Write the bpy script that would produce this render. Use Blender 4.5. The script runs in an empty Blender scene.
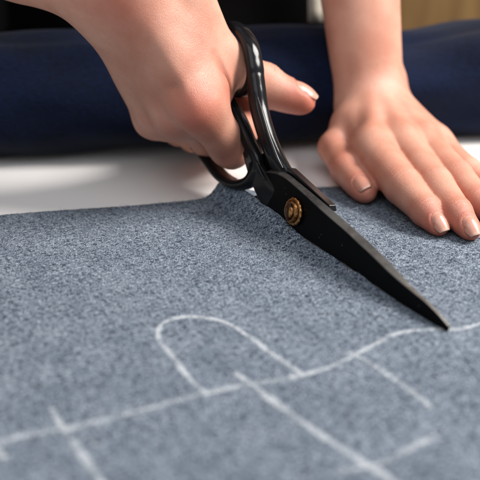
import bpy, bmesh, math, random
import numpy as np
from mathutils import Vector
R = math.radians
rng = np.random.default_rng(7); random.seed(7)
MM = 0.001
C = bpy.context.scene.collection
sc = bpy.context.scene

# ------------------------------------------------------------------ camera geometry (millimetres)
PITCH, D0, F = 24.0, 480.0, 1000.0
CAM = np.array([0, -D0*math.cos(R(PITCH)), D0*math.sin(R(PITCH))])
FW = np.array([0, math.cos(R(PITCH)), -math.sin(R(PITCH))])
UP = np.array([0, math.sin(R(PITCH)), math.cos(R(PITCH))])
RT = np.array([1.0, 0, 0])
def nz(v):
    v = np.asarray(v, float); return v/np.linalg.norm(v)
def ray(x, y): return FW+RT*(x-240)/F+UP*(240-y)/F
def P(x, y, d): return CAM+ray(x, y)*d                      # point seen at (x, y), d mm away
def Q(x, y, z):                                             # point seen at (x, y), at height z above the table
    r = ray(x, y); return CAM+r*((z-CAM[2])/r[2])
def ICD(v): return RT*v[0]+UP*v[1]+FW*v[2]                  # direction given as right / up / away

# ------------------------------------------------------------------ object helpers
def tag(o, label=None, cat=None, group=None, kind=None):
    for k, v in (('label', label), ('category', cat), ('group', group), ('kind', kind)):
        if v: o[k] = v
    return o
def empty(name, loc=(0, 0, 0)):
    o = bpy.data.objects.new(name, None); C.objects.link(o); o.location = loc; o.empty_display_size = .02; return o
def mesh(name, verts, faces, mat, parent=None, smooth=True, scale=MM):
    me = bpy.data.meshes.new(name)
    me.from_pydata((np.asarray(verts, float)*scale).tolist(), [], [list(map(int, f)) for f in faces])
    me.validate(); me.update()
    if smooth: me.polygons.foreach_set('use_smooth', [True]*len(me.polygons))
    o = bpy.data.objects.new(name, me); C.objects.link(o)
    if mat: me.materials.append(mat)
    if parent:
        o.parent = parent; o.matrix_parent_inverse = parent.matrix_world.inverted()
        o.matrix_parent_inverse.translation = -parent.location
    return o
def fuse(o, v=.45, it=8):
    m = o.modifiers.new('fuse', 'REMESH'); m.mode = 'VOXEL'; m.voxel_size = v*MM; m.use_smooth_shade = True
    m = o.modifiers.new('soften', 'SMOOTH'); m.factor = .5; m.iterations = it
def recalc(o):
    bm = bmesh.new(); bm.from_mesh(o.data); bmesh.ops.remove_doubles(bm, verts=bm.verts, dist=1e-7)
    bmesh.ops.recalc_face_normals(bm, faces=bm.faces); bm.to_mesh(o.data); bm.free()
def bevel(o, w, seg=3, ang=35):
    m = o.modifiers.new('bevel', 'BEVEL'); m.width = w*MM; m.segments = seg; m.limit_method = 'ANGLE'; m.angle_limit = R(ang)
    m.harden_normals = True
    return o

# ------------------------------------------------------------------ materials
class M:
    def __init__(s, name):
        s.m = bpy.data.materials.new(name); s.m.use_nodes = True
        s.nt = s.m.node_tree; s.b = s.nt.nodes['Principled BSDF']; s.out = s.nt.nodes['Material Output']
    def n(s, t, **kw):
        nd = s.nt.nodes.new(t)
        for k, v in kw.items():
            if k.startswith('_'): setattr(nd, k[1:], v)
            else: s.inp(nd, k, v)
        return nd
    def inp(s, nd, k, v):
        k = int(k[1:]) if k[0] == 'i' and k[1:].isdigit() else k.replace('_', ' ')
        if isinstance(v, bpy.types.NodeSocket): s.nt.links.new(v, nd.inputs[k])
        else: nd.inputs[k].default_value = v
    def set(s, **kw):
        for k, v in kw.items(): s.inp(s.b, k, v)
        return s
    def math(s, op, a, b=None, c=None):
        nd = s.nt.nodes.new('ShaderNodeMath'); nd.operation = op
        for i, v in enumerate((a, b, c)):
            if v is not None: s.inp(nd, 'i%d' % i, v)
        return nd.outputs[0]
    def ramp(s, fac, stops):
        nd = s.nt.nodes.new('ShaderNodeValToRGB'); s.inp(nd, 'Fac', fac)
        e = nd.color_ramp.elements
        while len(e) < len(stops): e.new(.5)
        for el, (p, c) in zip(e, stops): el.position = p; el.color = c if len(c) == 4 else (*c, 1)
        return nd.outputs[0]
    def mix(s, fac, a, b, mode='MIX'):
        nd = s.nt.nodes.new('ShaderNodeMix'); nd.data_type = 'RGBA'; nd.blend_type = mode; nd.clamp_factor = True
        s.inp(nd, 'i0', fac); s.inp(nd, 'i6', a); s.inp(nd, 'i7', b); return nd.outputs[2]
    def obj(s): return s.n('ShaderNodeTexCoord').outputs['Object']
    def noise(s, vec, scale, detail=3, rough=.5, stretch=None):
        if stretch:
            mp = s.n('ShaderNodeMapping', Vector=vec); mp.inputs['Scale'].default_value = stretch; vec = mp.outputs[0]
        return s.n('ShaderNodeTexNoise', Vector=vec, Scale=scale, Detail=detail, Roughness=rough).outputs[0]
    def bump(s, h, strength, dist):
        nd = s.n('ShaderNodeBump', Height=h, Strength=strength, Distance=dist); s.inp(s.b, 'Normal', nd.outputs[0]); return s
def c4(r, g, b): return (r, g, b, 1)

def mat_table():
    m = M('white_laminate'); v = m.obj()
    col = m.ramp(m.noise(v, 9, 4), [(.3, (.79, .76, .73)), (.7, (.84, .815, .79))])
    m.set(Base_Color=col, Roughness=.42); m.bump(m.noise(v, 900, 2), .05, .0002); return m.m
def mat_denim():
    m = M('chambray_weave'); v = m.obj()
    # rotate into thread directions
    mp = m.n('ShaderNodeMapping', Vector=v); mp.inputs['Rotation'].default_value = (0, 0, R(9)); v2 = mp.outputs[0]
    sep = m.n('ShaderNodeSeparateXYZ', Vector=v2)
    warp = m.noise(v2, 1, 2, .6, (2500, 420, 1)); weft = m.noise(v2, 1, 2, .6, (380, 2300, 1))
    # fine over-under weave
    k = 2*math.pi/.00072
    wx = m.math('SINE', m.math('MULTIPLY', sep.outputs[0], k)); wy = m.math('SINE', m.math('MULTIPLY', sep.outputs[1], k))
    wv = m.math('MULTIPLY', wx, wy)
    twill = m.math('SINE', m.math('MULTIPLY', m.math('ADD', sep.outputs[0], m.math('MULTIPLY', sep.outputs[1], 1.0)), k*.75))
    iso = m.noise(v2, 1600, 3, .65)
    grain = m.math('ADD', m.math('ADD', m.math('MULTIPLY', warp, .36), m.math('MULTIPLY', weft, .36)), m.math('MULTIPLY', iso, .28))
    g2 = m.math('ADD', grain, m.math('MULTIPLY', wv, .030))
    g2 = m.math('ADD', g2, m.math('MULTIPLY', twill, .026))
    blot = m.noise(v2, 55, 3, .55); blot2 = m.noise(v2, 260, 3, .6)
    g3 = m.math('ADD', g2, m.math('MULTIPLY', m.math('SUBTRACT', blot, .5), .07))
    g3 = m.math('ADD', g3, m.math('MULTIPLY', m.math('SUBTRACT', blot2, .5), .08))
    col = m.ramp(g3, [(.395, (.006, .010, .024)), (.462, (.044, .060, .090)), (.53, (.136, .168, .206)), (.608, (.37, .412, .45))])
    # dark flecks of unbleached yarn
    vo = m.n('ShaderNodeTexVoronoi', Vector=m.n('ShaderNodeMapping', Vector=v2).outputs[0], Scale=150, _voronoi_dimensions='2D')
    vo.inputs['Vector'].links[0].from_node.inputs['Scale'].default_value = (.6, 1.1, 1)
    fl = m.math('MULTIPLY', m.math('LESS_THAN', vo.outputs['Distance'], .095), m.math('GREATER_THAN', m.noise(v2, 70, 1), .49))
    col = m.mix(m.math('MULTIPLY', fl, .95), col, c4(.008, .010, .026))
    vs = m.n('ShaderNodeTexVoronoi', Vector=v2, Scale=620, _voronoi_dimensions='2D')
    f3 = m.math('MULTIPLY', m.math('LESS_THAN', vs.outputs['Distance'], .33), m.math('GREATER_THAN', m.noise(v2, 480, 2), .55))
    col = m.mix(m.math('MULTIPLY', f3, .9), col, c4(.011, .015, .034))
    h = m.math('ADD', m.math('MULTIPLY', g2, 1.0), m.math('MULTIPLY', blot2, .25))
    m.set(Base_Color=col, Roughness=.95, Sheen_Weight=.12, Sheen_Roughness=.5, Specular_IOR_Level=.15)
    m.bump(h, .8, .0007); return m.m
def mat_chalk():
    m = M('tailors_chalk'); v = m.obj()
    n = m.math('ADD', m.math('MULTIPLY', m.noise(v, 1, 2, .6, (1800, 400, 1)), .5), m.math('MULTIPLY', m.noise(v, 1, 2, .6, (400, 1700, 1)), .5))
    at = m.n('ShaderNodeAttribute', _attribute_name='edge').outputs['Fac']
    pat = m.noise(v, 120, 2)
    a = m.math('ADD', m.math('SUBTRACT', n, .5), m.math('MULTIPLY', m.math('SUBTRACT', pat, .5), .25))
    a = m.math('ADD', a, m.math('MULTIPLY', m.math('SUBTRACT', at, .5), .36))
    al = m.ramp(a, [(.0, (0, 0, 0)), (.13, (.62, .62, .62))])
    m.set(Base_Color=c4(.52, .55, .58), Roughness=1, Alpha=al, Specular_IOR_Level=.1); return m.m
def mat_skin(name, base, deep, red, sss=.25):
    m = M(name); v = m.obj()
    fl = m.n('ShaderNodeAttribute', _attribute_name='flush_and_crease_shade').outputs['Fac']  # skin redness, plus crease shade painted in the same red
    mott = m.noise(v, 45, 3, .5); fine = m.noise(v, 700, 3, .6)
    col = m.mix(m.ramp(mott, [(.35, (0, 0, 0)), (.68, (1, 1, 1))]), c4(*base), c4(*deep))
    f2 = m.math('ADD', fl, m.math('MULTIPLY', m.math('SUBTRACT', m.noise(v, 150, 3), .5), .16))
    col = m.mix(f2, col, c4(*red))
    col = m.mix(m.math('MULTIPLY', fine, .22), col, c4(deep[0]*.72, deep[1]*.6, deep[2]*.55))
    vo = m.n('ShaderNodeTexVoronoi', Vector=v, Scale=1700, _feature='DISTANCE_TO_EDGE')
    mp = m.n('ShaderNodeMapping', Vector=v); mp.inputs['Rotation'].default_value = (.3, .5, .6); mp.inputs['Scale'].default_value = (1, .32, .6)
    vo2 = m.n('ShaderNodeTexVoronoi', Vector=mp.outputs[0], Scale=1300, _feature='DISTANCE_TO_EDGE')
    cr = m.math('ADD', m.math('MULTIPLY', m.math('MINIMUM', vo.outputs[0], .12), 2.0), m.math('MULTIPLY', m.math('MINIMUM', vo2.outputs[0], .15), 3.2))
    h = m.math('ADD', cr, m.math('MULTIPLY', m.noise(v, 260, 4, .6), 1.3))
    m.set(Base_Color=col, Roughness=m.math('ADD', .36, m.math('MULTIPLY', fine, .2)), Subsurface_Weight=sss, Subsurface_Scale=.0035, Specular_IOR_Level=.42)
    m.inp(m.b, 'Subsurface Radius', (1.0, .32, .16))
    m.bump(h, .5, .0002); return m.m
def mat_nail():
    m = M('fingernail'); v = m.obj()
    at = m.n('ShaderNodeAttribute', _attribute_name='tip').outputs['Fac']
    col = m.ramp(at, [(0, (.56, .29, .215)), (.12, (.53, .235, .17)), (.84, (.52, .235, .17)), (.95, (.56, .32, .24)), (1, (.60, .39, .30))])
    m.set(Base_Color=col, Roughness=.34, Subsurface_Weight=.2, Subsurface_Scale=.002, Coat_Weight=.15, Coat_Roughness=.2)
    m.bump(m.noise(v, 420, 2), .12, .0002); return m.m
def mat_black_paint():
    m = M('black_enamel'); v = m.obj()
    m.set(Base_Color=c4(.006, .006, .007), Roughness=m.ramp(m.noise(v, 60, 4), [(.3, (.10,)*3), (.75, (.24,)*3)]), Coat_Weight=.08, Coat_Roughness=.03, Specular_IOR_Level=.18)
    m.bump(m.noise(v, 240, 2), .10, .0003); return m.m
def mat_black_blade():
    m = M('blackened_blade'); v = m.obj()
    sp = m.n('ShaderNodeTexVoronoi', Vector=v, Scale=420)
    dust = m.math('MULTIPLY', m.math('LESS_THAN', sp.outputs['Distance'], .10), m.math('GREATER_THAN', m.noise(v, 160, 2), .60))
    col = m.mix(m.math('MULTIPLY', dust, .35), c4(.003, .003, .0033), c4(.25, .27, .3))
    m.set(Base_Color=col, Roughness=m.ramp(m.noise(v, 150, 4), [(.3, (.24,)*3), (.75, (.42,)*3)]), Specular_IOR_Level=.04)
    m.bump(m.noise(v, 1, 2, .5, (1500, 1500, 1500)), .04, .0001); return m.m
def mat_bevel_reflection():
    m = M('bevel_reflection'); v = m.obj()
    wn = m.math('ADD', m.n('ShaderNodeAttribute', _attribute_name='bevel_sheen').outputs['Fac'], m.math('MULTIPLY', m.math('SUBTRACT', m.noise(v, 300, 3), .5), .3))  # grey reflection painted on the black bevel, fading out towards the pivot
    m.set(Base_Color=m.mix(wn, c4(.008, .008, .008), c4(.18, .17, .158)), Metallic=m.math('MINIMUM', 1.0, m.math('MAXIMUM', 0.0, wn)), Roughness=m.ramp(m.noise(v, 200, 3), [(.3, (.40,)*3), (.7, (.52,)*3)]))
    m.bump(m.noise(v, 1, 3, .5, (700, 700, 3000)), .1, .0001); return m.m
def mat_brass():
    m = M('aged_brass'); v = m.obj()
    t = m.noise(v, 500, 4)
    m.set(Base_Color=m.ramp(t, [(.35, (.14, .055, .02)), (.6, (.45, .235, .09))]), Metallic=1.0, Roughness=m.ramp(t, [(.3, (.42,)*3), (.7, (.24,)*3)]))
    m.bump(t, .25, .0003); return m.m
def mat_navy():
    m = M('navy_cloth'); v = m.obj()
    t = m.math('ADD', m.math('MULTIPLY', m.noise(v, 9, 3, .5, (1, 1.6, 1.6)), .7), m.math('MULTIPLY', m.noise(v, 650, 2, .5, (.5, 1, 1)), .3))
    m.set(Base_Color=m.ramp(t, [(.38, (.001, .0022, .008)), (.62, (.0036, .0085, .029))]), Roughness=.9, Sheen_Weight=.05, Specular_IOR_Level=.1)
    m.bump(t, .5, .002); return m.m
def mat_plain(name, col, rough=.8, amp=.3, sc_=30):
    m = M(name); v = m.obj()
    lo = tuple(x*(1-amp) for x in col); hi = tuple(min(1, x*(1+amp)) for x in col)
    t = m.noise(v, sc_, 4)
    m.set(Base_Color=m.ramp(t, [(.3, lo), (.7, hi)]), Roughness=rough, Specular_IOR_Level=(.02 if name == 'black_cloth' else .3)); m.bump(t, .2, .002); return m.m
def mat_wood():
    m = M('brown_wood'); v = m.obj()
    t = m.noise(v, 7, 5, .6, (6, 1, .6))
    m.set(Base_Color=m.ramp(t, [(.3, (.10, .052, .018)), (.5, (.19, .105, .035)), (.75, (.27, .16, .06))]), Roughness=.5); m.bump(t, .2, .002); return m.m

TABLE, DENIM, CHALK = mat_table(), mat_denim(), mat_chalk()
SKIN = mat_skin('skin', (.565, .305, .22), (.45, .198, .132), (.43, .088, .052))
NAIL, PAINT, BLADE, BEVEL_REFLECTION, BRASS, NAVY = mat_nail(), mat_black_paint(), mat_black_blade(), mat_bevel_reflection(), mat_brass(), mat_navy()
BLACKCLOTH = mat_plain('black_cloth', (.0022, .0020, .0020), 1); CREAM = mat_plain('cream_tape', (.42, .38, .31), .7, .1); WOOD = mat_wood()

# ------------------------------------------------------------------ signed-distance modelling of the hands
def smin(a, b, k):
    if k <= 0: return np.minimum(a, b)
    h = np.maximum(k-np.abs(a-b), 0)/k; return np.minimum(a, b)-h*h*k*.25
def rcone(p, a, b, r1, r2):
    ab = b-a; t = np.clip(((p-a)@ab)/(ab@ab), 0, 1)
    return np.linalg.norm(p-a-t[:, None]*ab, axis=1)-(r1+(r2-r1)*(t*t*(3-2*t)*.4+t*.6))
def ball(p, c, r): return np.linalg.norm(p-c, axis=1)-r
def ellip(p, c, ax, r):
    q = (p-c)@np.array(ax).T; r = np.asarray(r, float)
    k0 = np.linalg.norm(q/r, axis=1); k1 = np.linalg.norm(q/(r*r), axis=1)+1e-9
    return k0*(k0-1)/k1
def frame(t, d):
    t = nz(t); d = nz(d-t*(d@t)); return t, d, np.cross(t, d)     # along, dorsal, side

class Finger:
    """joints j0..j3 (MCP, PIP, DIP, tip centre), radii, dorsal direction per segment"""
    def __init__(s, j, r, dors, k=3.0, wr=(.16, .14), flat=.12, nail=None, kn=.45):
        s.kn = kn
        s.j = [np.asarray(q, float) for q in j]; s.r = r; s.k = k; s.wr = wr; s.flat = flat; s.nail = nail
        s.d = [nz(np.asarray(d, float)) for d in dors]
    def sdf(s, p):
        d = None
        for i in range(len(s.j)-1):
            a, b = s.j[i], s.j[i+1]
            t, dd, sd = frame(b-a, s.d[min(i, len(s.d)-1)])
            e = rcone(p, a, b, s.r[i], s.r[i+1])
            d = e if d is None else smin(d, e, s.k)
        t, dd, sd = frame(s.j[-1]-s.j[-2], s.d[-1])
        # finger pad (palm side) and flattening on the back under the nail
        L = np.linalg.norm(s.j[-1]-s.j[-2])
        pad = ellip(p, s.j[-1]-t*L*.45-dd*s.r[-1]*.2, (t, dd, sd), (L*.8, s.r[-1]*.98, s.r[-1]*1.12))
        d = smin(d, pad, 3)
        for i in range(1, len(s.j)-1):                      # knuckle fullness and wrinkles
            t, dd, sd = frame(s.j[i+1]-s.j[i-1], s.d[i-1]+s.d[min(i, len(s.d)-1)])
            q = p-s.j[i]; al = q@t; up = q@dd; rr = s.r[i]
            m = np.clip(up/rr*1.3, 0, 1)*np.clip(2.6-2.6*np.abs(q@sd)/rr, 0, 1)
            w = s.wr[min(i-1, len(s.wr)-1)]
            d = d-s.kn*np.exp(-(al/5.5)**2)*m
            ph = al+.6*np.sin((q@sd)*.5+i)
            d = d+w*np.exp(-(al/4.2)**2)*m*np.cos(ph*2*math.pi/2.1)
        if s.nail: d = d+s.groove(p)
        return d
    def nframe(s):
        t, dd, sd = frame(s.j[-1]-s.j[-2], s.d[-1]); w, l, off = s.nail
        c = s.j[-1]+t*off; return c, t, dd, sd, w, l
    def groove(s, p):
        c, t, dd, sd, w, l = s.nframe(); q = p-c; u = q@sd; v = q@t; n = q@dd
        e = ((np.abs(u)/w)**2.6+(np.abs(v)/l)**2.6)**(1/2.6)
        m = (n > 0)*np.exp(-((e-1.0)/.13)**2)*np.clip(1.3-v/l, 0, 1)
        return .22*m+(n > 0)*np.clip(1.15-e, 0, .3)*.8-.16*(n > 0)*np.exp(-((e-1.30)/.14)**2)*np.clip(.4-v/l, 0, 1)

def sparse_nets(f, lo, hi, h, proj=3):
    lo = np.asarray(lo, float); B = 5
    nb = np.ceil((np.asarray(hi)-lo)/(h*B)).astype(int); n = nb*B
    gx, gy, gz = np.meshgrid(*[np.arange(k) for k in nb], indexing='ij')
    blk = np.stack([gx.ravel(), gy.ravel(), gz.ravel()], 1)
    dc = f(lo+(blk+.5)*B*h)
    D = np.full(n, 1e3, np.float32)
    D4 = D.reshape(nb[0], B, nb[1], B, nb[2], B)
    D4[:] = np.sign(dc).reshape(nb)[:, None, :, None, :, None]*50
    act = blk[np.abs(dc) < B*h*1.15+1.5]
    o = np.stack(np.meshgrid(*[np.arange(B)]*3, indexing='ij'), -1).reshape(-1, 3)
    CH = 4000
    for s in range(0, len(act), CH):
        a = act[s:s+CH]; idx = (a[:, None]*B+o[None]).reshape(-1, 3)
        D[idx[:, 0], idx[:, 1], idx[:, 2]] = f(lo+(idx+.0)*h)
    neg = D < 0
    cnt = np.zeros(n-1, np.uint8)
    for dx in (0, 1):
        for dy in (0, 1):
            for dz in (0, 1):
                cnt += neg[dx:n[0]-1+dx, dy:n[1]-1+dy, dz:n[2]-1+dz]
    cells = np.argwhere((cnt > 0) & (cnt < 8))
    vid = -np.ones(n-1, np.int32); vid[tuple(cells.T)] = np.arange(len(cells))
    acc = np.zeros((len(cells), 3)); w = np.zeros(len(cells))
    cor = [(a, b, c) for a in (0, 1) for b in (0, 1) for c in (0, 1)]
    for i in range(8):
        for j in range(i+1, 8):
            if sum(abs(x-y) for x, y in zip(cor[i], cor[j])) != 1: continue
            A = cells+cor[i]; Bc = cells+cor[j]
            da = D[tuple(A.T)]; db = D[tuple(Bc.T)]; m = (da < 0) != (db < 0)
            t = np.where(m, da/np.where(m, da-db, 1), 0)
            acc[m] += (A+(Bc-A)*t[:, None])[m]; w[m] += 1
    V = lo+acc/w[:, None]*h
    Fs = []
    for ax in range(3):
        b, c = [(1, 2), (2, 0), (0, 1)][ax]
        sl0 = [slice(None)]*3; sl1 = [slice(None)]*3; sl0[ax] = slice(0, -1); sl1[ax] = slice(1, None)
        ch = np.argwhere(neg[tuple(sl0)] != neg[tuple(sl1)])
        ch = ch[(ch[:, b] > 0) & (ch[:, c] > 0) & (ch[:, b] < n[b]-1) & (ch[:, c] < n[c]-1)]
        s0 = neg[tuple(ch.T)]
        def at(db, dc_):
            q = ch.copy(); q[:, b] -= db; q[:, c] -= dc_; return vid[tuple(q.T)]
        q = np.stack([at(0, 0), at(1, 0), at(1, 1), at(0, 1)], 1)
        q[~s0] = q[~s0][:, ::-1]; Fs.append(q)
    Fq = np.concatenate(Fs); Fq = Fq[(Fq >= 0).all(1)]
    for _ in range(proj):
        d = f(V); e = .15; g = np.stack([(f(V+np.eye(3)[i]*e)-f(V-np.eye(3)[i]*e))/(2*e) for i in range(3)], 1)
        g2 = np.maximum((g*g).sum(1), .3); V = V-np.clip(d/g2, -h, h)[:, None]*g*.9
    return V, Fq

def nail_mesh(fg, f, mat, parent):
    c, t, dd, sd, w, l = fg.nframe()
    nu, nv = 17, 23; V = []; tip = []
    U = np.linspace(-1, 1, nu); W = np.linspace(-1, 1, nv)
    pts = []; par = []
    for v in W:
        for u in U:
            # superellipse footprint mapped from the square
            su = u*(1-(abs(v)**3.2*.28 if v < 0 else .34*v**2.2)); sv = v*(1-.14*abs(u)**2.5) if v > 0 else v*(1-.20*abs(u)**2.2)
            pts.append(c+sd*su*w+t*sv*l+dd*14); par.append((u, sv))
    p = np.array(pts)
    for _ in range(26): p = p-dd*np.clip(f(p), -2, 3)[:, None]*.7
    # plate: smooth the traced height with a low-order fit so it is one clean curve
    q = p-c; u = q@sd; v = q@t; hgt = q@dd
    A = np.stack([np.ones_like(u), u, v, u*u, np.minimum(v, 0)**2, u*v], 1)
    ok = (np.abs(u) < w*.9) & (v < l*.35)
    co = np.linalg.lstsq(A[ok], hgt[ok], rcond=None)[0]
    fit = A@co
    pu = np.array([a for a, b in par]); pv = np.array([b for a, b in par])
    edge = np.maximum(np.abs(pu)**4, np.clip(-pv, 0, 1)**4)
    hh = fit+.32-edge*.55-.035*np.clip(v, 0, None)**2
    hh = np.where((v < l*.6) & (np.abs(u) < w*.85), np.maximum(hh, hgt+.12), hh)
    top = c+sd*u[:, None]+t*v[:, None]+dd*hh[:, None]; bot = top-dd*.5
    N = nu*nv; Vs = np.concatenate([top, bot]); Fa = []
    for i in range(nv-1):
        for j in range(nu-1):
            a = i*nu+j; Fa.append((a, a+1, a+nu+1, a+nu)); Fa.append((N+a, N+a+nu, N+a+nu+1, N+a+1))
    ring = [j for j in range(nu)]+[i*nu+nu-1 for i in range(1, nv)]+[(nv-1)*nu+j for j in range(nu-2, -1, -1)]+[i*nu for i in range(nv-2, 0, -1)]
    for a, b in zip(ring, ring[1:]+ring[:1]): Fa.append((a, N+a, N+b, b))
    o = mesh('fingernail', Vs, Fa, mat, parent); recalc(o)
    at = o.data.attributes.new('tip', 'FLOAT', 'POINT'); vv = ((np.array([v_.co[:] for v_ in o.data.vertices])*1000-c)@t/l+1)/2
    at.data.foreach_set('value', np.clip(vv, 0, 1).astype(np.float32))
    return o

# ---- the flat hand (person's left), resting on the cloth
def left_hand():
    upv = np.array([0, 0, 1.0])
    back = np.array([-.05, -.25, 1.0])
    W = Q(370, 98, 34)
    I = [Q(372, 150, 20), Q(402.5, 186, 13.5), Q(426, 211, 9), Q(438.5, 225, 5.8)]
    Mi = [Q(402, 145, 21), Q(435, 184, 14), Q(457, 213, 9.5), Q(470, 229, 6.0)]
    Ri = [Q(422, 143, 19.5), Q(457, 177, 13.5), Q(478, 200, 9.5), Q(490, 212.5, 6)]
    Pi = [Q(438, 146, 15), Q(468, 171, 11), Q(483, 184, 8), Q(494, 194, 5.4)]
    fi = Finger(I, [11.6, 9.8, 7.8, 4.9], [back]*3, k=1.6, nail=(4.1, 4.9, 1.5), kn=.15)
    fm = Finger(Mi, [10.6, 9.0, 7.6, 5.0], [back]*3, k=1.6, nail=(4.2, 5.0, 1.5), kn=.15)
    fr = Finger(Ri, [9.9, 8.5, 7.2, 4.9], [back]*3, k=1.6, nail=(4.1, 4.8, 1.5), kn=.15)
    fp = Finger(Pi, [8.6, 7.4, 6.3, 4.4], [back]*3, k=1.6, nail=(3.6, 4.0, 1.5), kn=.15)
    T = [Q(353, 126, 24), Q(334.5, 148, 15), Q(347, 170, 11), Q(364, 189.5, 8)]
    ft = Finger(T, [11.2, 8.8, 8.4, 6.4], [nz([-.5, -.2, .8]), nz([-.35, -.5, .75]), nz([-.2, -.6, .75])], k=3, wr=(.05, .2), nail=(4.4, 5.0, .9), kn=.15)
    mI, mM, mR, mP, mT = I[0], Mi[0], Ri[0], Pi[0], T[0]
    cr0, cr1 = Q(335, 134, 31), Q(356, 160, 20)
    ax = nz(P(361, 0, 570)-W)
    E = W+ax*270
    side = nz(np.cross(ax, upv)); side = side if side[0] > 0 else -side
    wn = np.cross(side, ax); wn = wn if wn[2] > 0 else -wn
    def f(p):
        palm = rcone(p, W-side*5+np.array([0, -6, 0]), mI+[2, 2, -3], 13, 11)
        for a, b, r1, r2 in ((W-side*1, mM+[0, 0, -2.5], 14, 11), (W+side*3, mR+[0, 0, -3], 13.5, 10.3), (W+side*6, mP+[-1, 0, -2], 12, 9.5)):
            palm = smin(palm, rcone(p, a, b, r1, r2), 9)
        palm = smin(palm, rcone(p, W-side*5+[0, -6, -3], mT, 11.5, 12), 8)
        palm = smin(palm, rcone(p, mT, (mI+mT)/2+[3, 4, -2], 10, 9), 8)      # web of the thumb
        # extensor tendons: low ridges from wrist to knuckles
        for a, b in ((W, mI), (W, mM), (W+side*3, mR), (W+side*5, mP)):
            palm = smin(palm, rcone(p, a+[0, 0, 11], b+[0, 0, 8.2], 3.2, 3.0), 6)
        arm = rcone(p, W-side*5.5, E-side*9, 15.5, 28)
        arm = smin(arm, rcone(p, W+side*5.5, E+side*9, 15, 28), 12)
        arm = smin(arm, ball(p, W+ax*9+side*13.5+wn*3, 8.6), 5)                 # ulnar styloid
        d = smin(palm, arm, 9)
        fs = fi.sdf(p)
        for g in (fm, fr, fp): fs = smin(fs, g.sdf(p), 1.2)
        d = smin(d, fs, 7)
        d = smin(d, ft.sdf(p), 2.4)
        d = d+2.0*np.exp(-(np.maximum(rcone(p, cr0, cr1, .1, .1), 0)/2.4)**2)
        for j, rr in ((mI, 1.0), (mM, 1.1), (mR, .8), (mP, .7)):
            q = p-j; d = d-rr*np.exp(-((q@q.T.T if 0 else (q*q).sum(1))/90))*np.clip(q[:, 2]/9, 0, 1)
        return d
    spots = [(mI, 9, .3), (mM, 9, .3), (mR, 9, .3), (mP, 9, .3), (I[1], 10, .45), (Mi[1], 10, .45), (Ri[1], 10, .45), (I[3], 14, .85), (Mi[3], 14, .85), (Ri[3], 14, .85), (Pi[3], 13, .8),
             (I[2], 9, .25), (Mi[2], 9, .25), (T[3], 13, .75), (T[2], 12, .5), (T[1], 14, .4), (W+ax*12+side*15, 9, .3)]
    for A_, B_ in ((I, Mi), (Mi, Ri), (Ri, Pi)):  # dark crease lines between the fingers, painted in red
        for k in range(14):
            t = k/13*2.6; i = int(t); u = t-i
            spots.append(((A_[i]+(A_[i+1]-A_[i])*u+B_[i]+(B_[i+1]-B_[i])*u)/2-[0, 0, -2], 4.2, .15+.5*min(1, k/4)))
    spots += [(cr0+(cr1-cr0)*t, 5, .6) for t in (0, .25, .5, .75, 1)]  # shade of the thumb fold painted in red
    spots += [(Q(352, 158, 12), 9, .45), (Q(375, 186, 8), 8, .5)]
    return f, [fi, fm, fr, fp, ft], spots, E, W, side

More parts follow.
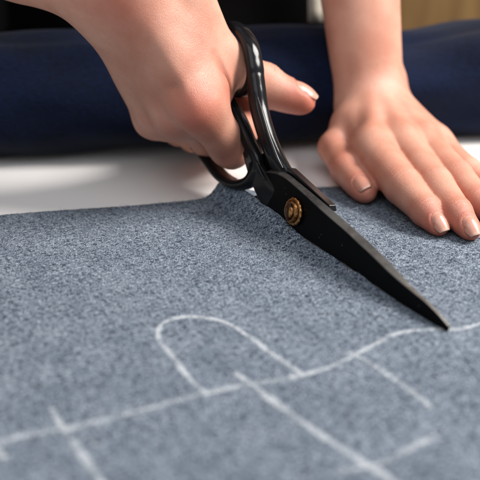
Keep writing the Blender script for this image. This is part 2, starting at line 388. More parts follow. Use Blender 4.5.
# ---- the gripping hand (person's right) with the shears
def right_hand():
    W = P(108, -38, 474)
    I = [P(196, 106, 484), P(230, 147, 516), P(249, 120, 537), P(238, 101, 541)]
    Mi = [P(177, 111, 501), P(208, 138, 538), P(236, 134, 563), P(232, 112, 567)]
    Ri = [P(164, 114, 517), P(194, 134, 553), P(219, 134, 576), P(216, 114, 578)]
    Pi = [P(155, 118, 530), P(178, 130, 557), P(198, 130, 573), P(198, 112, 575)]
    dI = ICD((-.5, -.75, -.3)); dI2 = ICD((.5, -.6, .6)); dI3 = ICD((.8, .2, .5))
    fi = Finger(I, [10.4, 10.8, 8.6, 7.4], [ICD((-.3, .2, -.9)), dI2, dI3], k=2, wr=(.12, .1))
    fm = Finger(Mi, [11.3, 9.8, 8.6, 7.4], [ICD((-.6, .2, -.7)), dI2, dI3], k=2, wr=(.12, .1))
    fr = Finger(Ri, [10.6, 9.2, 8.2, 7.2], [ICD((-.6, .2, -.7)), dI2, dI3], k=2, wr=(.12, .1))
    fp = Finger(Pi, [9.6, 8.2, 7.2, 6.4], [ICD((-.6, .2, -.7)), dI2, dI3], k=2, wr=(.12, .1))
    T = [P(168, -30, 484), P(211, 55, 506), P(263, 85, 530), P(300, 98.5, 533)]
    dT = ICD((.45, .85, -.1)); dT3 = ICD((.10, .88, -.42))
    ft = Finger(T, [17, 13.0, 10.4, 8.4], [ICD((.6, .5, -.6)), dT, dT3], k=3.5, wr=(.05, .5), nail=(6.2, 7.0, 1.6))
    mI, mM, mR, mP = I[0], Mi[0], Ri[0], Pi[0]
    ax = nz(ICD((-.86, .36, .36))); E = W+ax*270
    side = nz(ICD((-.35, -.45, .5))); side = nz(side-ax*(side@ax))          # ulnar direction
    vw = nz(ICD((0, 0, -1)))
    c4a, c4b = P(186, 126, 488), P(205, 149, 508)
    crease0, crease1 = P(219, 55, 484), P(229, 97, 502)
    def f(p):
        palm = rcone(p, W-side*10, mI+ICD((0, 0, 3)), 17, 10.8)
        for a, b, r1, r2 in ((W-side*2, mM, 17, 12.2), (W+side*8, mR, 16, 11.3), (W+side*16, mP, 15.5, 10.2)):
            palm = smin(palm, rcone(p, a, b, r1, r2), 10)
        th = rcone(p, W-side*14, T[0], 16, 16)
        web = smin(rcone(p, T[0], mI+ICD((2, 16, 12)), 14, 13), rcone(p, T[1]+ICD((-8, -6, 8)), mI+ICD((5, 6, 10)), 10, 9), 10)
        d = smin(palm, smin(th, web, 10), 12)
        # hollow palm filled a little so no gap shows behind the knuckles
        d = smin(d, rcone(p, (mI+mM)/2+ICD((10, 12, 18)), W+ICD((24, -20, 20)), 13, 18), 10)
        arm = smin(rcone(p, W-side*9, E-side*14, 19, 34), rcone(p, W+side*13, E+side*16, 18, 34), 14)
        d = smin(d, arm, 18)
        fs = fi.sdf(p)
        for g in (fm, fr, fp): fs = smin(fs, g.sdf(p), 1.4)
        d = smin(d, fs, 8)
        d = smin(d, ft.sdf(p), 6)
        # knuckles, tendon and the fold between thumb and first finger
        for j, rr, s2 in ((mI, .35, 70), (mM, 1.1, 60), (mR, 1.0, 50), (mP, 1.2, 50)):
            q = p-j; d = d-rr*np.exp(-((q*q).sum(1)-100)/s2/2.2*(1)).clip(0, 1.4)*np.clip((q@vw)/8, 0, 1)*.55
        d = d+2.6*np.exp(-(np.maximum(rcone(p, crease0, crease1, .1, .1), 0)/2.3)**2)
        d = d+1.6*np.exp(-(np.maximum(rcone(p, crease1, P(214, 92, 498), .1, .1), 0)/2.0)**2)
        c2a, c2b = P(176, 88, 476), P(183, 116, 484)
        d = d+1.5*np.exp(-(np.maximum(rcone(p, c2a, c2b, .1, .1), 0)/3.6)**2)
        d = d+1.8*np.exp(-(np.maximum(rcone(p, c4a, c4b, .1, .1), 0)/2.6)**2)
        c3a, c3b = P(160, 108, 500), P(166, 122, 506)
        d = d+.7*np.exp(-(np.maximum(rcone(p, c3a, c3b, .1, .1), 0)/3.0)**2)
        d = d+.28*np.sin(p[:, 0]*.21+1.3*np.sin(p[:, 2]*.13))*np.sin(p[:, 1]*.17+p[:, 2]*.12)
        for a, b in ((W+vw*13, mI+vw*10), (W+side*5+vw*12, mM+vw*9), (W+side*12+vw*9, mR+vw*8)):
            d = d-.5*np.exp(-(np.maximum(rcone(p, a, b, .1, .1), 0)/3.0)**2)
        return d
    spots = [(P(193, 118, 472), 17, .75), (P(160, 124, 504), 11, .5), (P(150, 124, 524), 8, .4), (P(178, 128, 494), 10, .5), (I[1], 13, .45), (I[2], 13, .95), (I[3], 13, 1.0), (Mi[2], 14, 1.0), (Mi[3], 14, 1.0),
             (P(232, 80, 495), 11, .35), (T[3], 15, .95), (T[2], 12, .55), (P(219, 75, 490), 7, .6), (P(226, 92, 495), 7, .7), (P(205, 146, 505), 8, .5), (P(200, 60, 479), 18, .2), (P(225, 95, 494), 10, .45), (P(110, 10, 455), 18, .5), (P(140, 20, 452), 16, .35)]  # spots on the folds paint crease shade, the others are redness
    return f, [fi, fm, fr, fp, ft], spots, E, W, side

QUAL = 0.8
def flush_attr(me, spots, off, n):
    pass
def build_person():
    Lf, Lg, Ls, LE, LW, Lside = left_hand(); Rf, Rg, Rs, RE, RW, Rside = right_hand()
    Vs, Fs, fl = [], [], []; off = 0
    def add(V, Fq, spots):
        nonlocal off
        a = np.zeros(len(V))
        for c, r, s in spots: a = np.maximum(a, s*np.exp(-((V-c)**2).sum(1)/(r*r)))
        Vs.append(V); Fs.append(Fq+off); fl.append(a); off += len(V)
    V, Fq = sparse_nets(Lf, (LW[0]-70, Q(470, 236, 0)[1]-34, -1), (160, LW[1]+150, LW[2]+130), QUAL); add(V, Fq, Ls)
    V, Fq = sparse_nets(Rf, (RE[0]+120, -12, 5), (46, RW[1]+140, RW[2]+90), QUAL); add(V, Fq, Rs)
    # upper arms and shoulders, inside the sleeves
    sh = {}
    for E, W, s in ((LE, LW, 1), (RE, RW, -1)):
        e2 = W+(E-W)*.55; S = np.array([s*150-20, 470, 430.0]); el = E
        def g(p, a=W+(E-W)*.62, el=el, S=S):
            return smin(rcone(p, a, el, 27, 36), rcone(p, el, S, 36, 48), 20)
        lo = np.minimum(np.minimum(e2, el), S)-60; hi = np.maximum(np.maximum(e2, el), S)+60
        V, Fq = sparse_nets(g, lo, hi, 6.0, 1); add(V, Fq, [])
        sh[s] = (W+(E-W)*.66, el, S)
    body = mesh('person', np.concatenate(Vs), np.concatenate(Fs), SKIN)
    a = body.data.attributes.new('flush_and_crease_shade', 'FLOAT', 'POINT'); a.data.foreach_set('value', np.concatenate(fl).astype(np.float32))
    tag(body, 'person in black clothing cutting with the right hand, left hand flat on the cloth', 'person')
    for g in (Lg[0], Lg[1], Lg[2], Lg[3], Lg[4]): nail_mesh(g, Lf, NAIL, body)
    nail_mesh(Rg[4], Rf, NAIL, body)
    # black apron and sleeves
    def cl(p):
        d = None
        for a_, el, S in sh.values():
            e = smin(rcone(p, a_, el, 42, 46), rcone(p, el, S, 46, 60), 25); d = e if d is None else smin(d, e, 20)
        q = (p-np.array([-55, 470, 200]))/np.array([1.55, 1.0, 1.0])
        to = np.maximum(np.linalg.norm(q[:, :2], axis=1)-105-6*np.sin(q[:, 0]*.09+np.sin(q[:, 2]*.03)*1.2), np.abs(p[:, 2]-100)-400)
        d = smin(d, to, 40)
        return np.maximum(d, (p[:, 2]-500))
    V, Fq = sparse_nets(cl, (-480, 120, -320), (420, 700, 520), 8.0, 1)
    mesh('black_shirt', V, Fq, BLACKCLOTH, body)
    return body

# ------------------------------------------------------------------ shears
ZP, ZT, LEAN = 14.0, 3.0, 10.0
PV, TP = Q(293, 211, ZP), Q(449, 330.5, ZT)
SU = nz(TP-PV); NH = nz(np.cross([0, 0, 1.0], SU)); NH = -NH if NH@FW > 0 else NH
SW0 = nz(np.cross(SU, NH)); SW0 = -SW0 if SW0[2] < 0 else SW0
SN = math.cos(R(LEAN))*NH+math.sin(R(LEAN))*SW0; SW = math.cos(R(LEAN))*SW0-math.sin(R(LEAN))*NH
def S(x, y, o=0):                                           # photo point -> (along, across) in the shears' plane, offset o
    r = ray(x, y); t = ((PV+SN*o-CAM)@SN)/(r@SN); X = CAM+r*t-PV; return np.array([X@SU, X@SW])
def SP(ab, o=0): return PV+SU*ab[0]+SW*ab[1]+SN*o
BLEN = np.linalg.norm(TP-PV)
def sp_at(a, pts):
    pts = np.array(sorted([(q[0], q[1]) for q in pts])); xs, ys = pts[:, 0], pts[:, 1]
    w = np.linspace(-7, 7, 15); g = np.exp(-(w/3.5)**2); aa = a+w*min(1, max(.05, (BLEN-a)/14))
    y = np.interp(aa, xs, ys); y = y+np.where(aa < xs[0], (aa-xs[0])*(ys[1]-ys[0])/(xs[1]-xs[0]), 0)+np.where(aa > xs[-1], (aa-xs[-1])*(ys[-1]-ys[-2])/(xs[-1]-xs[-2]), 0)
    return float((y*g).sum()/g.sum())

def spline(pts, n):
    pts = np.asarray(pts, float); m = len(pts)
    ext = np.vstack([2*pts[0]-pts[1], pts, 2*pts[-1]-pts[-2]]); out = []
    T = np.linspace(0, m-1, n)
    for t in T:
        i = min(int(t), m-2); u = t-i; a, b, c, d = ext[i:i+4]
        out.append(.5*((2*b)+(c-a)*u+(2*a-5*b+4*c-d)*u*u+(3*b-a-3*c+d)*u**3))
    return np.array(out)
def sweep(path, wid, thk, off, closed=False, n=70, ns=20, sup=2.6):
    """band along a path in the shears' plane; wid in the plane, thk across it; rounded-rectangle section"""
    if closed:
        P0 = np.asarray(path); m = len(P0); ext = np.vstack([P0[-1], P0, P0[0], P0[1]]); c = []
        for k in range(n):
            t = k*m/n; i = int(t); u = t-i; a, b, cc, d = ext[i:i+4]
            c.append(.5*((2*b)+(cc-a)*u+(2*a-5*b+4*cc-d)*u*u+(3*b-a-3*cc+d)*u**3))
        c = np.array(c)
    else: c = spline(path, n)
    pr = np.linspace(0, 1, n); w = np.interp(pr, np.linspace(0, 1, len(wid)), wid); h = np.interp(pr, np.linspace(0, 1, len(thk)), thk); o = np.interp(pr, np.linspace(0, 1, len(off)), off)
    V = []
    for i in range(n):
        if closed: t = c[(i+1) % n]-c[i-1]
        else: t = c[min(i+1, n-1)]-c[max(i-1, 0)]
        t = t/np.linalg.norm(t); nn = np.array([-t[1], t[0]])
        for k in range(ns):
            a = 2*math.pi*k/ns; ca, sa = math.cos(a), math.sin(a)
            x = math.copysign(abs(ca)**(2/sup), ca)*w[i]/2; y = math.copysign(abs(sa)**(2/sup), sa)*h[i]/2
            V.append(SP(c[i]+nn*x, o[i]+y))
    Fa = []; m = n if closed else n-1
    for i in range(m):
        for k in range(ns):
            a = i*ns+k; b = i*ns+(k+1) % ns; c2 = ((i+1) % n)*ns+(k+1) % ns; d = ((i+1) % n)*ns+k; Fa.append((a, b, c2, d))
    if not closed: Fa += [tuple(range(ns))[::-1], tuple((n-1)*ns+k for k in range(ns))]
    return V, Fa
def join(*vf):
    V, Fa = [], []
    for v, f in vf:
        o = len(V); V += list(v); Fa += [tuple(i+o for i in q) for q in f]
    return V, Fa
def slab(ab, o0, o1):
    n = len(ab); V = [SP(q, o0) for q in ab]+[SP(q, o1) for q in ab]
    return V, [tuple(range(n))[::-1], tuple(range(n, 2*n))]+[(i, (i+1) % n, (i+1) % n+n, i+n) for i in range(n)]

def build_shears():
    root = empty('shears', tuple(PV*MM))
    tag(root, 'black long bladed tailor shears with brass pivot screw cutting the blue cloth', 'shears')
    # front half: upper blade + finger loop
    LOW = [S(*q) for q in [(260, 197), (265, 207), (272, 214), (283, 224), (300, 234), (322, 249), (343, 263), (360, 275), (376, 286), (390, 295), (400, 302), (422.5, 317), (436, 326), (448.5, 332)]]
    MID = [S(*q, 2.0) for q in [(268, 172), (277, 173), (286, 178), (305, 194.5), (320, 208.5), (331.5, 218.5), (346.5, 231), (358, 242), (370, 252.8), (382.5, 265), (392, 274.5), (403, 284.5), (413, 293), (424, 302), (436, 314.5), (448, 329)]]
    TOPB = [S(*q, -1.6) for q in [(270, 169), (279, 169), (288, 173), (310, 191), (332, 209.5), (345, 220.5), (360, 233.8), (370, 242.5), (380, 251.9), (390, 262), (401.3, 273.8), (415.6, 289.2), (426, 300.5), (437.5, 313.5), (449.6, 330)]]
    n = 90; A0 = -25; V = []; Fa = []; sec = 7
    for i in range(n):
        a = A0+(BLEN-.2-A0)*i/(n-1); lo = sp_at(a, LOW); mi = sp_at(a, MID); tb = sp_at(a, TOPB)
        mi = max(mi, lo+.15); tb = max(tb, mi+.12)
        kt = .25+.75*min(1, (BLEN-a)/40)
        for ab, o in (((a, lo-.2), .1), ((a, lo+.9*kt), 1.5*kt), ((a, mi-.35*kt), 2.0*kt), ((a, mi), 1.85*kt), ((a, tb), -1.5*kt), ((a, tb-.5*kt), -1.9*kt), ((a, lo+.6*kt), -.1)):
            V.append(SP(ab, o+.15))
    for i in range(n-1):
        for k in range(sec):
            Fa.append((i*sec+k, i*sec+(k+1) % sec, (i+1)*sec+(k+1) % sec, (i+1)*sec+k))
    Fa += [tuple(range(sec))[::-1], tuple((n-1)*sec+k for k in range(sec))]
    bl = mesh('blade', V, Fa, BLADE, root, smooth=False); bl.data.materials.append(BEVEL_REFLECTION)
    nf = 0
    recalc(bl)
    for p in bl.data.polygons:
        c = np.array(p.center)*1000+0; nn = np.array(p.normal)
        c = c-PV if False else c
        if nn@SW > .35 and nn@SN > -.1: p.material_index = 1
    at = bl.data.attributes.new('bevel_sheen', 'FLOAT', 'POINT')  # strength of the painted reflection along the blade
    at.data.foreach_set('value', [float(np.clip(((np.array(v.co)*1000-PV*0)@SU-(PV@SU)-16)/26, 0.06, 1)) for v in bl.data.vertices])
    tag(bl, 'upper blade with a bright reflection painted on the bevel along its back')
    # rear half: lower blade, mostly below the cloth, shoulder block that shows behind the front one
    V = []; Fa = []; sec = 6; n = 60
    for i in range(n):
        a = -14+(BLEN-1.5+14)*i/(n-1); q = i/(n-1)
        lo = -9.5*(1-q)**.8-.6; hi = max(sp_at(a, MID)-3.5*(1-q)-.6, lo+1)
        kt = .25+.75*min(1, (BLEN-a)/40)
        for ab, o in (((a, lo), -2.3*kt), ((a, lo+1.5*(1-q)), -3.2*kt), ((a, hi-.6), -3.2*kt), ((a, hi), -2.6*kt), ((a, hi), -.5), ((a, lo), -.5)): V.append(SP(ab, o))
    for i in range(n-1):
        for k in range(sec): Fa.append((i*sec+k, i*sec+(k+1) % sec, (i+1)*sec+(k+1) % sec, (i+1)*sec+k))
    Fa += [tuple(range(sec))[::-1], tuple((n-1)*sec+k for k in range(sec))]
    b2 = mesh('blade', V, Fa, BLADE, root, smooth=False); recalc(b2)
    # thumb handle: shoulder, bar and ring
    sh = [S(*q, -3) for q in [(262, 192), (255, 160), (268, 150), (284, 167.5), (291, 168.5), (330.5, 205), (331.5, 211.5), (300, 205), (280, 200)]]
    o = mesh('shoulder', *slab(sh, -6.2, -2.2), PAINT, root, smooth=False); recalc(o); bevel(o, .4)
    # ring path, outer right strand is the broad one the camera sees
    ring = [S(*q, -2) for q in [(255, 76), (253.5, 60), (250, 45), (241.5, 31), (231, 25.5), (220, 34), (214, 53), (217, 76), (230, 90), (247, 92)]]
    rv = sweep(ring, [6.8, 7.4, 6.6, 5.4, 4.8, 4.8, 4.9, 5.0, 5.2, 5.6], [9.6, 9.6, 9.2, 8.5, 8, 8, 8, 8, 8.5, 9.5], [-2]*10, closed=True, n=110, sup=2.4)
    bar = [S(*q, -2) for q in [(253.2, 58), (255.2, 76), (257, 92), (260, 112), (267, 136), (275, 158), (283, 178)]]
    bv = sweep(bar, [2.5, 8.2, 8.8, 8.8, 9.0, 9.6, 11.5], [5.0, 9.4, 9.5, 9.2, 8.8, 8.2, 6.4], [-2, -2, -2, -2, -2, -2.4, -4], n=60, sup=2.4)
    th = mesh('thumb_handle', *join(rv, bv), PAINT, root); recalc(th); fuse(th, .45, 26); tag(th, 'glossy black upper handle ending in the thumb ring')
    # fluted ridge along the bar (gives the double highlight)
    rg = [S(*q, 2.6) for q in [(256, 96), (260.5, 112), (267.5, 136), (275, 158), (279, 169)]]
    o = mesh('handle_ridge', *sweep(rg, [.6, 2.2, 2.4, 2.4, 1.2], [1, 2.2, 2.4, 2.4, 1], [2.0, 2.0, 2.0, 1.6, .4], n=50, ns=12, sup=2), PAINT, th)
    # finger handle
    loop = [S(*q, 1) for q in [(257, 163), (249, 141), (239, 117), (224, 96), (202, 86), (182, 92), (178, 112), (188, 135), (207, 157), (222, 176), (238, 184.5), (252, 180)]]
    lv = sweep(loop, [8.6, 6.6, 5.2, 4.8, 4.8, 4.8, 4.8, 4.8, 5.2, 5.6, 6.2, 8.4], [6.5, 7.5, 8, 8, 8, 8, 8, 8.5, 9, 9, 8, 7], [1.2]*12, closed=True, n=110)
    nk = [S(*q, 1) for q in [(250, 150), (256, 168), (264, 186), (272, 200)]]
    nv = sweep(nk, [8, 11, 14.5, 17], [6.5, 6, 4.4, 2.2], [1.2, 1.2, 1.0, .9], n=30, sup=3.0)
    tb = sweep([S(*q, 0) for q in [(268, 198), (260, 199.5), (252, 199)]], [7, 5, 3.5], [5, 5, 4.5], [-1, -1, -1], n=20)
    fh = mesh('finger_handle', *join(lv, nv, tb), PAINT, root); recalc(fh); fuse(fh); tag(fh, 'lower handle with the large finger loop')
    gr = [S(*q, 4.6) for q in [(251, 151), (256, 163), (263, 180)]]
    mesh('handle_ridge', *sweep(gr, [.5, 1.5, .6], [1, 1.8, .8], [4.4, 4.2, 3.9], n=30, ns=10, sup=2), PAINT, fh)
    # brass screw: washer, stepped head, slot, knurled lock nut
    def disc(prof, seg=64, knurl=0, c=(0, 0)):
        V = []; Fa = []
        for r, h in prof:
            for k in range(seg):
                a = 2*math.pi*k/seg; rr = r*(1+(knurl if (k % 4 < 2 and r > prof[0][0]*.86) else 0)); V.append(SP((c[0]+rr*math.cos(a), c[1]+rr*math.sin(a)), h))
        m = len(prof)
        for i in range(m-1):
            for k in range(seg): Fa.append((i*seg+k, i*seg+(k+1) % seg, (i+1)*seg+(k+1) % seg, (i+1)*seg+k))
        Fa.append(tuple(range((m-1)*seg, m*seg))); return V, Fa
    cc = S(293.5, 211.5, 3)
    w = mesh('washer', *disc([(6.5, 2.3), (6.6, 3.3), (6.2, 3.8), (5.5, 3.9), (5.2, 3.5)], knurl=.03, c=cc), BRASS, root)
    s = mesh('pivot_screw', *disc([(5.0, 3.3), (5.0, 4.7), (4.6, 5.2), (3.7, 5.3), (3.5, 4.9), (3.2, 4.9), (3.0, 5.9), (2.5, 6.3), (0.01, 6.5)], c=cc), BRASS, root)
    for q in (w, s): recalc(q); bevel(q, .12, 2, 40)
    DK = mat_plain('screw_slot', (.03, .012, .006), .6)
    c, s_ = math.cos(R(100)), math.sin(R(100)); hl, hw = 4.2, .75
    pts = [np.array(cc)+np.array([c*u-s_*v, s_*u+c*v]) for u, v in ((-hl, -hw), (hl, -hw), (hl, hw), (-hl, hw))]
    o = mesh('screw_slot', *slab(pts, 5.0, 6.56), DK, s, smooth=False); recalc(o)
    return root

# ------------------------------------------------------------------ cloth with chalk lines
SLIT_D = nz(np.array([PV[0]-TP[0], PV[1]-TP[1]])); SLIT_N = np.array([-SLIT_D[1], SLIT_D[0]])
if SLIT_N@np.array([-1, -1]) < 0: SLIT_N = -SLIT_N            # points to the near-left side
TP2 = TP[:2]
def smooth_noise(x, y, s, seed):
    r = np.random.default_rng(seed); z = 0
    for k in range(6):
        a = r.uniform(0, 2*math.pi); f_ = r.uniform(.5, 1.5)/s; ph = r.uniform(0, 6.3); z = z+np.sin((x*math.cos(a)+y*math.sin(a))*f_*2*math.pi+ph)
    return z/6
EDGE_A = Q(0, 215.5, 1)[:2]; EDGE_B = Q(200, 199, 1)[:2]; EDGE_C = Q(320, 187, 1)[:2]
def edge_y(x):
    b = EDGE_A[1]+(x-EDGE_A[0])*(EDGE_B[1]-EDGE_A[1])/(EDGE_B[0]-EDGE_A[0]); c = EDGE_B[1]+(x-EDGE_B[0])*(EDGE_C[1]-EDGE_B[1])/(EDGE_C[0]-EDGE_B[0])
    m = EDGE_C[1]+(x-EDGE_C[0])*.12
    y = np.where(x < EDGE_B[0], b, np.where(x < EDGE_C[0], c, m))
    return y+.9*np.sin(x*.045+1)+.35*smooth_noise(x, x*0, 6, 3)+.30*smooth_noise(x, x*0, 2.2, 4)
def cloth_z(x, y):
    q = np.stack([x-TP2[0], y-TP2[1]], -1); s = q@SLIT_D; t = q@SLIT_N
    h = np.interp(s, [-25, 0, 30, 60, 98, 120, 150, 175], [0, 1.2, 1.7, 2.3, 4.6, 8.8, 10.2, 10.8])
    sg = np.interp(s, [0, 100, 150], [13, 14, 8])
    near = h*np.exp(-(t/sg)**2); far = h*.45*np.exp(-(t/12)**2)
    base = 1.0+.35*smooth_noise(x, y, 70, 11)+.10*smooth_noise(x, y, 22, 12)
    return base+np.where(t > 0, near, far)
def build_cloth():
    step = 1.25
    xs = np.arange(-190, 190.1, step); vs = np.linspace(0, 1, 340)
    V = []; 
    X = np.repeat(xs[:, None], len(vs), 1); ye = edge_y(xs)
    Y = ye[:, None]-(vs[None]**1.15)*(ye[:, None]+262)
    nx, nv = X.shape; idx = np.arange(nx*nv).reshape(nx, nv)
    Fa = np.stack([idx[:-1, :-1], idx[:-1, 1:], idx[1:, 1:], idx[1:, :-1]], -1).reshape(-1, 4)
    o = mesh('blue_cloth', np.stack([X.ravel(), Y.ravel(), np.zeros(X.size)], 1), Fa, DENIM)
    bm = bmesh.new(); bm.from_mesh(o.data)
    geom = bm.verts[:]+bm.edges[:]+bm.faces[:]
    bmesh.ops.bisect_plane(bm, geom=geom, dist=1e-6, plane_co=(TP2[0]*MM, TP2[1]*MM, 0), plane_no=(SLIT_N[0], SLIT_N[1], 0))
    tx, ty = TP2; dx, dy = SLIT_D; nx_, ny_ = SLIT_N
    def st(v):
        x, y = v.co[0]*1000-tx, v.co[1]*1000-ty; return x*dx+y*dy, x*nx_+y*ny_
    es = []
    for e in bm.edges:
        (s0, t0), (s1, t1) = st(e.verts[0]), st(e.verts[1])
        if abs(t0) < .02 and abs(t1) < .02 and s0 > 0 and s1 > 0: es.append(e)
    bmesh.ops.split_edges(bm, edges=es)
    co = np.array([v.co[:] for v in bm.verts])*1000; q = co[:, :2]-TP2; s = q@SLIT_D; t = q@SLIT_N
    for i, v in enumerate(bm.verts):
        if abs(t[i]) < .02 and s[i] > -1 and v.is_boundary:
            c = sum(st(w)[1] for f in v.link_faces for w in f.verts); t[i] = .05 if c > 0 else -.05
    sd = np.where(t > 0, 1, -1); w = np.clip(s/48*.8+.12, 0, 1)*np.exp(-(t/7)**2)*(s > 0)
    wav = np.where((s > 30) & (s < 85) & (t > 0), (.1+.12*np.sin(s*.33)+.07*np.sin(s*.9+1))*np.clip((s-30)/8, 0, 1)*np.clip((85-s)/8, 0, 1), 0)
    t2 = t+sd*(np.where(sd > 0, 2.05, 2.4)+wav)*w
    p = TP2+SLIT_D*s[:, None]+SLIT_N*t2[:, None]; tq = np.where(np.abs(t) > .05, t, sd*.06); q = TP2+SLIT_D*s[:, None]+SLIT_N*tq[:, None]
    z = cloth_z(q[:, 0], q[:, 1])+np.where((s > 30) & (sd > 0), (.7+.3*np.sin(s*.26))*np.exp(-(t/1.5)**2)*1.7*np.clip((90-s)/20, 0, 1)*np.clip((s-30)/18, 0, 1), 0)
    for i, v in enumerate(bm.verts): v.co = (p[i, 0]*MM, p[i, 1]*MM, z[i]*MM)
    bm.to_mesh(o.data); bm.free()
    m = o.modifiers.new('thickness', 'SOLIDIFY'); m.thickness = .0006; m.offset = -1
    tag(o, 'blue grey chambray cloth with white chalk pattern lines spread on the white table', 'cloth')
    # chalk
    LN = [[(-14, 446), (30, 434), (70, 428), (115, 416), (160, 404), (205, 393), (238, 386.5), (262, 382), (285, 378), (306, 373.5)],
          [(208, 395), (203, 390), (190, 378), (174, 358), (159, 338), (160, 326), (172, 318.5), (192, 316), (214, 318.5), (232, 325), (252, 339), (275, 356), (299, 371.5), (306, 377)],
          [(298, 376), (330, 367), (355, 355), (375, 344), (395, 334.5), (418, 332), (440, 331.5), (458, 330), (470, 327), (496, 319)],
          [(232, 371), (246, 380), (270, 398), (298, 418), (330, 440), (362, 461), (398, 484), (420, 500)],
          [(345, 350), (360, 357), (382, 371), (404, 386), (424, 401), (437, 412)],
          [(50, 405), (60, 424), (76, 446), (92, 468), (110, 494)],
          [(328, 474), (360, 468), (385, 461), (412, 447), (430, 438), (442, 430)],
          [(-16, 436), (-4, 448), (6, 462)],
          [(438, 316), (452, 329), (464, 340)]]
    WD = [2.7, 2.1, 2.1, 2.7, 2.2, 2.5, 2.6, 2.5, 1.4]; FD = [.8, .98, .9, .9, .84, .9, .82, .9, .5]
    for ln, wd, fd in zip(LN, WD, FD):
        pts = np.array([Q(x, y, 1.2)[:2] for x, y in ln]); n = int(np.linalg.norm(np.diff(pts, axis=0), axis=1).sum()/.7)+4
        c = spline(pts, n); V = []; E_ = []; Fa = []; m = 13
        for i in range(n):
            t = c[min(i+1, n-1)]-c[max(i-1, 0)]; t = t/np.linalg.norm(t); nn = np.array([-t[1], t[0]])
            ww = wd*(1+.16*math.sin(i*.11+wd)+.1*math.sin(i*.37)); wob = .2*math.sin(i*.05+wd*3)
            fade = min(1, i/5, (n-1-i)/5)
            for k in range(m):
                u = (k/(m-1)-.5)*2; p = c[i]+nn*(u*ww*1.25+wob)
                V.append((p[0], p[1], 0)); E_.append(max(max(0, 1-(abs(u)*1.75)**4)*fd*(.25+.75*fade)*(.88+.10*math.sin(i*.21+wd*9)+.08*math.sin(i*.53)), (.24*(1-abs(u)))*fade))
        for i in range(n-1):
            for k in range(m-1): Fa.append((i*m+k, i*m+k+1, (i+1)*m+k+1, (i+1)*m+k))
        V = np.array(V); V[:, 2] = cloth_z(V[:, 0], V[:, 1])+.12
        l = mesh('chalk_line', V, Fa, CHALK, o)
        a = l.data.attributes.new('edge', 'FLOAT', 'POINT'); a.data.foreach_set('value', np.array(E_, np.float32))
    # frayed threads along the cut edge
    TH = mat_plain('loose_thread', (.30, .35, .42), .9); V = []; Fa = []
    r = random.Random(5)
    for k in range(520):
        x = r.uniform(-180, 150); y = float(edge_y(np.array([x]))[0]); a = r.uniform(.5, 2.6); L = r.uniform(.4, 1.6) if r.random() < .9 else r.uniform(2, 5)
        p0 = np.array([x, y-.3, float(cloth_z(np.array([x]), np.array([y]))[0])-.2]); d = np.array([math.cos(a), math.sin(a), r.uniform(-.1, .35)])
        b = len(V); cv = r.uniform(-.5, .5); ns = 5
        for i in range(ns):
            q = i/(ns-1); c = p0+d*L*q+np.array([-d[1], d[0], 0])*cv*L*q*q; rr = .09*(1-.5*q)
            for j in range(3): V.append(c+rr*np.array([math.cos(j*2.09)*-d[1], math.cos(j*2.09)*d[0], math.sin(j*2.09)]))
        for i in range(ns-1):
            for j in range(3): Fa.append((b+i*3+j, b+i*3+(j+1) % 3, b+(i+1)*3+(j+1) % 3, b+(i+1)*3+j))
    fr = mesh('frayed_edge', V, Fa, TH, o); fr['kind'] = 'stuff'
    V = []; Fa = []                                          # stray fibres lying on the weave
    for k in range(150):
        x = r.uniform(-150, 120); y = r.uniform(-190, 25); a = r.uniform(0, 6.28); L = r.uniform(.8, 3.2); b = len(V); ns = 7; p = np.array([x, y]); rr = .055
        for i in range(ns):
            a += r.uniform(-.5, .5); p = p+np.array([math.cos(a), math.sin(a)])*L/ns; z = float(cloth_z(np.array([p[0]]), np.array([p[1]]))[0])+.12+.12*math.sin(i)
            for j in range(3): V.append((p[0]-math.sin(a)*rr*math.cos(j*2.09), p[1]+math.cos(a)*rr*math.cos(j*2.09), z+rr*math.sin(j*2.09)))
        for i in range(ns-1):
            for j in range(3): Fa.append((b+i*3+j, b+i*3+(j+1) % 3, b+(i+1)*3+(j+1) % 3, b+(i+1)*3+j))
    li = mesh('lint', V, Fa, TH, o); li['kind'] = 'stuff'
    return o

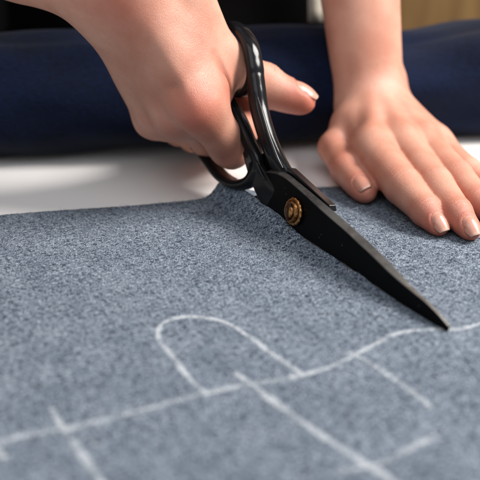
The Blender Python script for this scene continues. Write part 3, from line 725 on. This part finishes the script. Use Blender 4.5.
# ------------------------------------------------------------------ table, roll and what stands behind
def box(lo, hi):
    x0, y0, z0 = lo; x1, y1, z1 = hi
    V = [(x, y, z) for x in (x0, x1) for y in (y0, y1) for z in (z0, z1)]
    return V, [(0, 1, 3, 2), (4, 6, 7, 5), (0, 4, 5, 1), (2, 3, 7, 6), (0, 2, 6, 4), (1, 5, 7, 3)]
def build_setting():
    t = mesh('table', *box((-900, -520, -28), (900, 330, 0)), TABLE, None, smooth=False); recalc(t); bevel(t, 3)
    tag(t, 'white work table under the cloth, smooth pale top', 'table')
    # navy roll
    A = Q(0, 153, 0); B = Q(480, 131, 0); d = nz((B-A)*[1, 1, 0]); nn = np.array([-d[1], d[0], 0])
    rad = 37.0
    base = A; n = 220; m = 64; V = []; Fa = []
    L0, L1 = -260, 620
    for i in range(n):
        s = L0+(L1-L0)*i/(n-1)
        for k in range(m):
            a = 2*math.pi*k/m
            rr = rad*(1+.03*math.sin(s*.012+a*2)+.022*math.sin(s*.045+a*3+1)+.016*math.sin(s*.09-a*5)+.012*math.sin(a*9+s*.02))
            if s > 180: rr *= 1+.05*math.sin(a*4+s*.035)*min(1, (s-180)/60)
            # spiral lip of the cloth's free edge
            rr += 1.8 if 2.0 < a < 5.2 else 0
            rr -= 9*math.exp(-((s-245)/34)**2)*max(0, math.sin(a-.35))
            c = base+d*s+nn*(rad*.2)
            p = c+nn*rr*math.cos(a)*1.08+np.array([0, 0, 1])*(rr*math.sin(a)*.93+rad*.95)
            p[2] = max(p[2], .4); V.append(p)
    for i in range(n-1):
        for k in range(m): Fa.append((i*m+k, (i+1)*m+k, (i+1)*m+(k+1) % m, i*m+(k+1) % m))
    Fa += [tuple(range(m)), tuple((n-1)*m+k for k in range(m))[::-1]]
    r = mesh('fabric_roll', V, Fa, NAVY); recalc(r)
    tag(r, 'roll of dark navy cloth lying across the back of the white table', 'fabric roll')
    # brown wooden panel at the back
    w = empty('wooden_cabinet', (.42, .62, -.3)); tag(w, 'brown wooden cabinet front behind the navy roll at top right', 'cabinet')
    a = mesh('panel', *box((90, 600, -420), (900, 640, 500)), WOOD, w, smooth=False); recalc(a); bevel(a, 3)
    for x in (118, 300, 482):
        a = mesh('door', *box((x, 584, -400), (x+176, 599, 300)), WOOD, w, smooth=False); recalc(a); bevel(a, 4)
    # pale tape hanging in front of the dark clothing
    x0 = P(316, 10, 640); V = []; Fa = []; n = 30
    for i in range(n):
        q = i/(n-1); z = q*220; wv = 3*math.sin(q*5)
        c = P(315.5, 22, 640)+np.array([-z*.05+wv*.2, z*.10+wv, z])
        for dx, dy in ((-4.6, -.5), (4.6, -.5), (4.6, .5), (-4.6, .5)): V.append(c+[dx, dy, 0])
    for i in range(n-1):
        for k in range(4): Fa.append((i*4+k, i*4+(k+1) % 4, (i+1)*4+(k+1) % 4, (i+1)*4+k))
    Fa += [(3, 2, 1, 0), tuple((n-1)*4+k for k in range(4))]
    tp = mesh('hanging_tape', V, Fa, CREAM); tag(tp, 'pale cream tape hanging in front of the dark clothing, left of the bare upright forearm', 'tape')
    fl = mesh('floor', *box((-3000, -2500, -760), (3000, 3000, -750)), mat_plain('dark_floor', (.008, .007, .006), .7), None, smooth=False); fl['kind'] = 'structure'
    wl = mesh('back_wall', *box((-3000, 1500, -750), (3000, 1530, 2200)), mat_plain('dark_wall', (.0012, .001, .001), .9), None, smooth=False); wl['kind'] = 'structure'

build_setting(); build_cloth(); build_shears(); build_person()

# ------------------------------------------------------------------ camera, light, world
cd = bpy.data.cameras.new('camera'); co = bpy.data.objects.new('camera', cd); C.objects.link(co)
co.location = tuple(CAM*MM); co.rotation_euler = (R(90-PITCH), 0, 0)
cd.sensor_width = 24; cd.sensor_height = 24; cd.lens = 50; cd.clip_start = .01; cd.clip_end = 50
cd.dof.use_dof = True; cd.dof.focus_distance = .474; cd.dof.aperture_fstop = 5.0
sc.camera = co
def area(name, loc, tgt, sx, sy, power, col):
    l = bpy.data.lights.new(name, 'AREA'); l.shape = 'RECTANGLE'; l.size = sx; l.size_y = sy; l.energy = power; l.color = col
    o = bpy.data.objects.new(name, l); C.objects.link(o); o.location = loc
    o.rotation_euler = (Vector(tgt)-Vector(loc)).to_track_quat('-Z', 'Y').to_euler(); return o
area('window_light', (.86, .06, .86), (.02, .02, 0), .5, .5, 33, (1, .965, .93))
area('front_fill', (-.10, -.70, 1.25), (0, .05, 0), 1.2, .9, 7, (.93, .96, 1))  # added fill from above the front, no lamp of the room
w = bpy.data.worlds.new('World'); sc.world = w; w.use_nodes = True
w.node_tree.nodes['Background'].inputs[0].default_value = (.90, .94, 1, 1); w.node_tree.nodes['Background'].inputs[1].default_value = .45
sc.view_settings.view_transform = 'Standard'; sc.view_settings.look = 'None'; sc.view_settings.gamma = 1; sc.view_settings.exposure = 0
sc.cycles.use_denoising = True
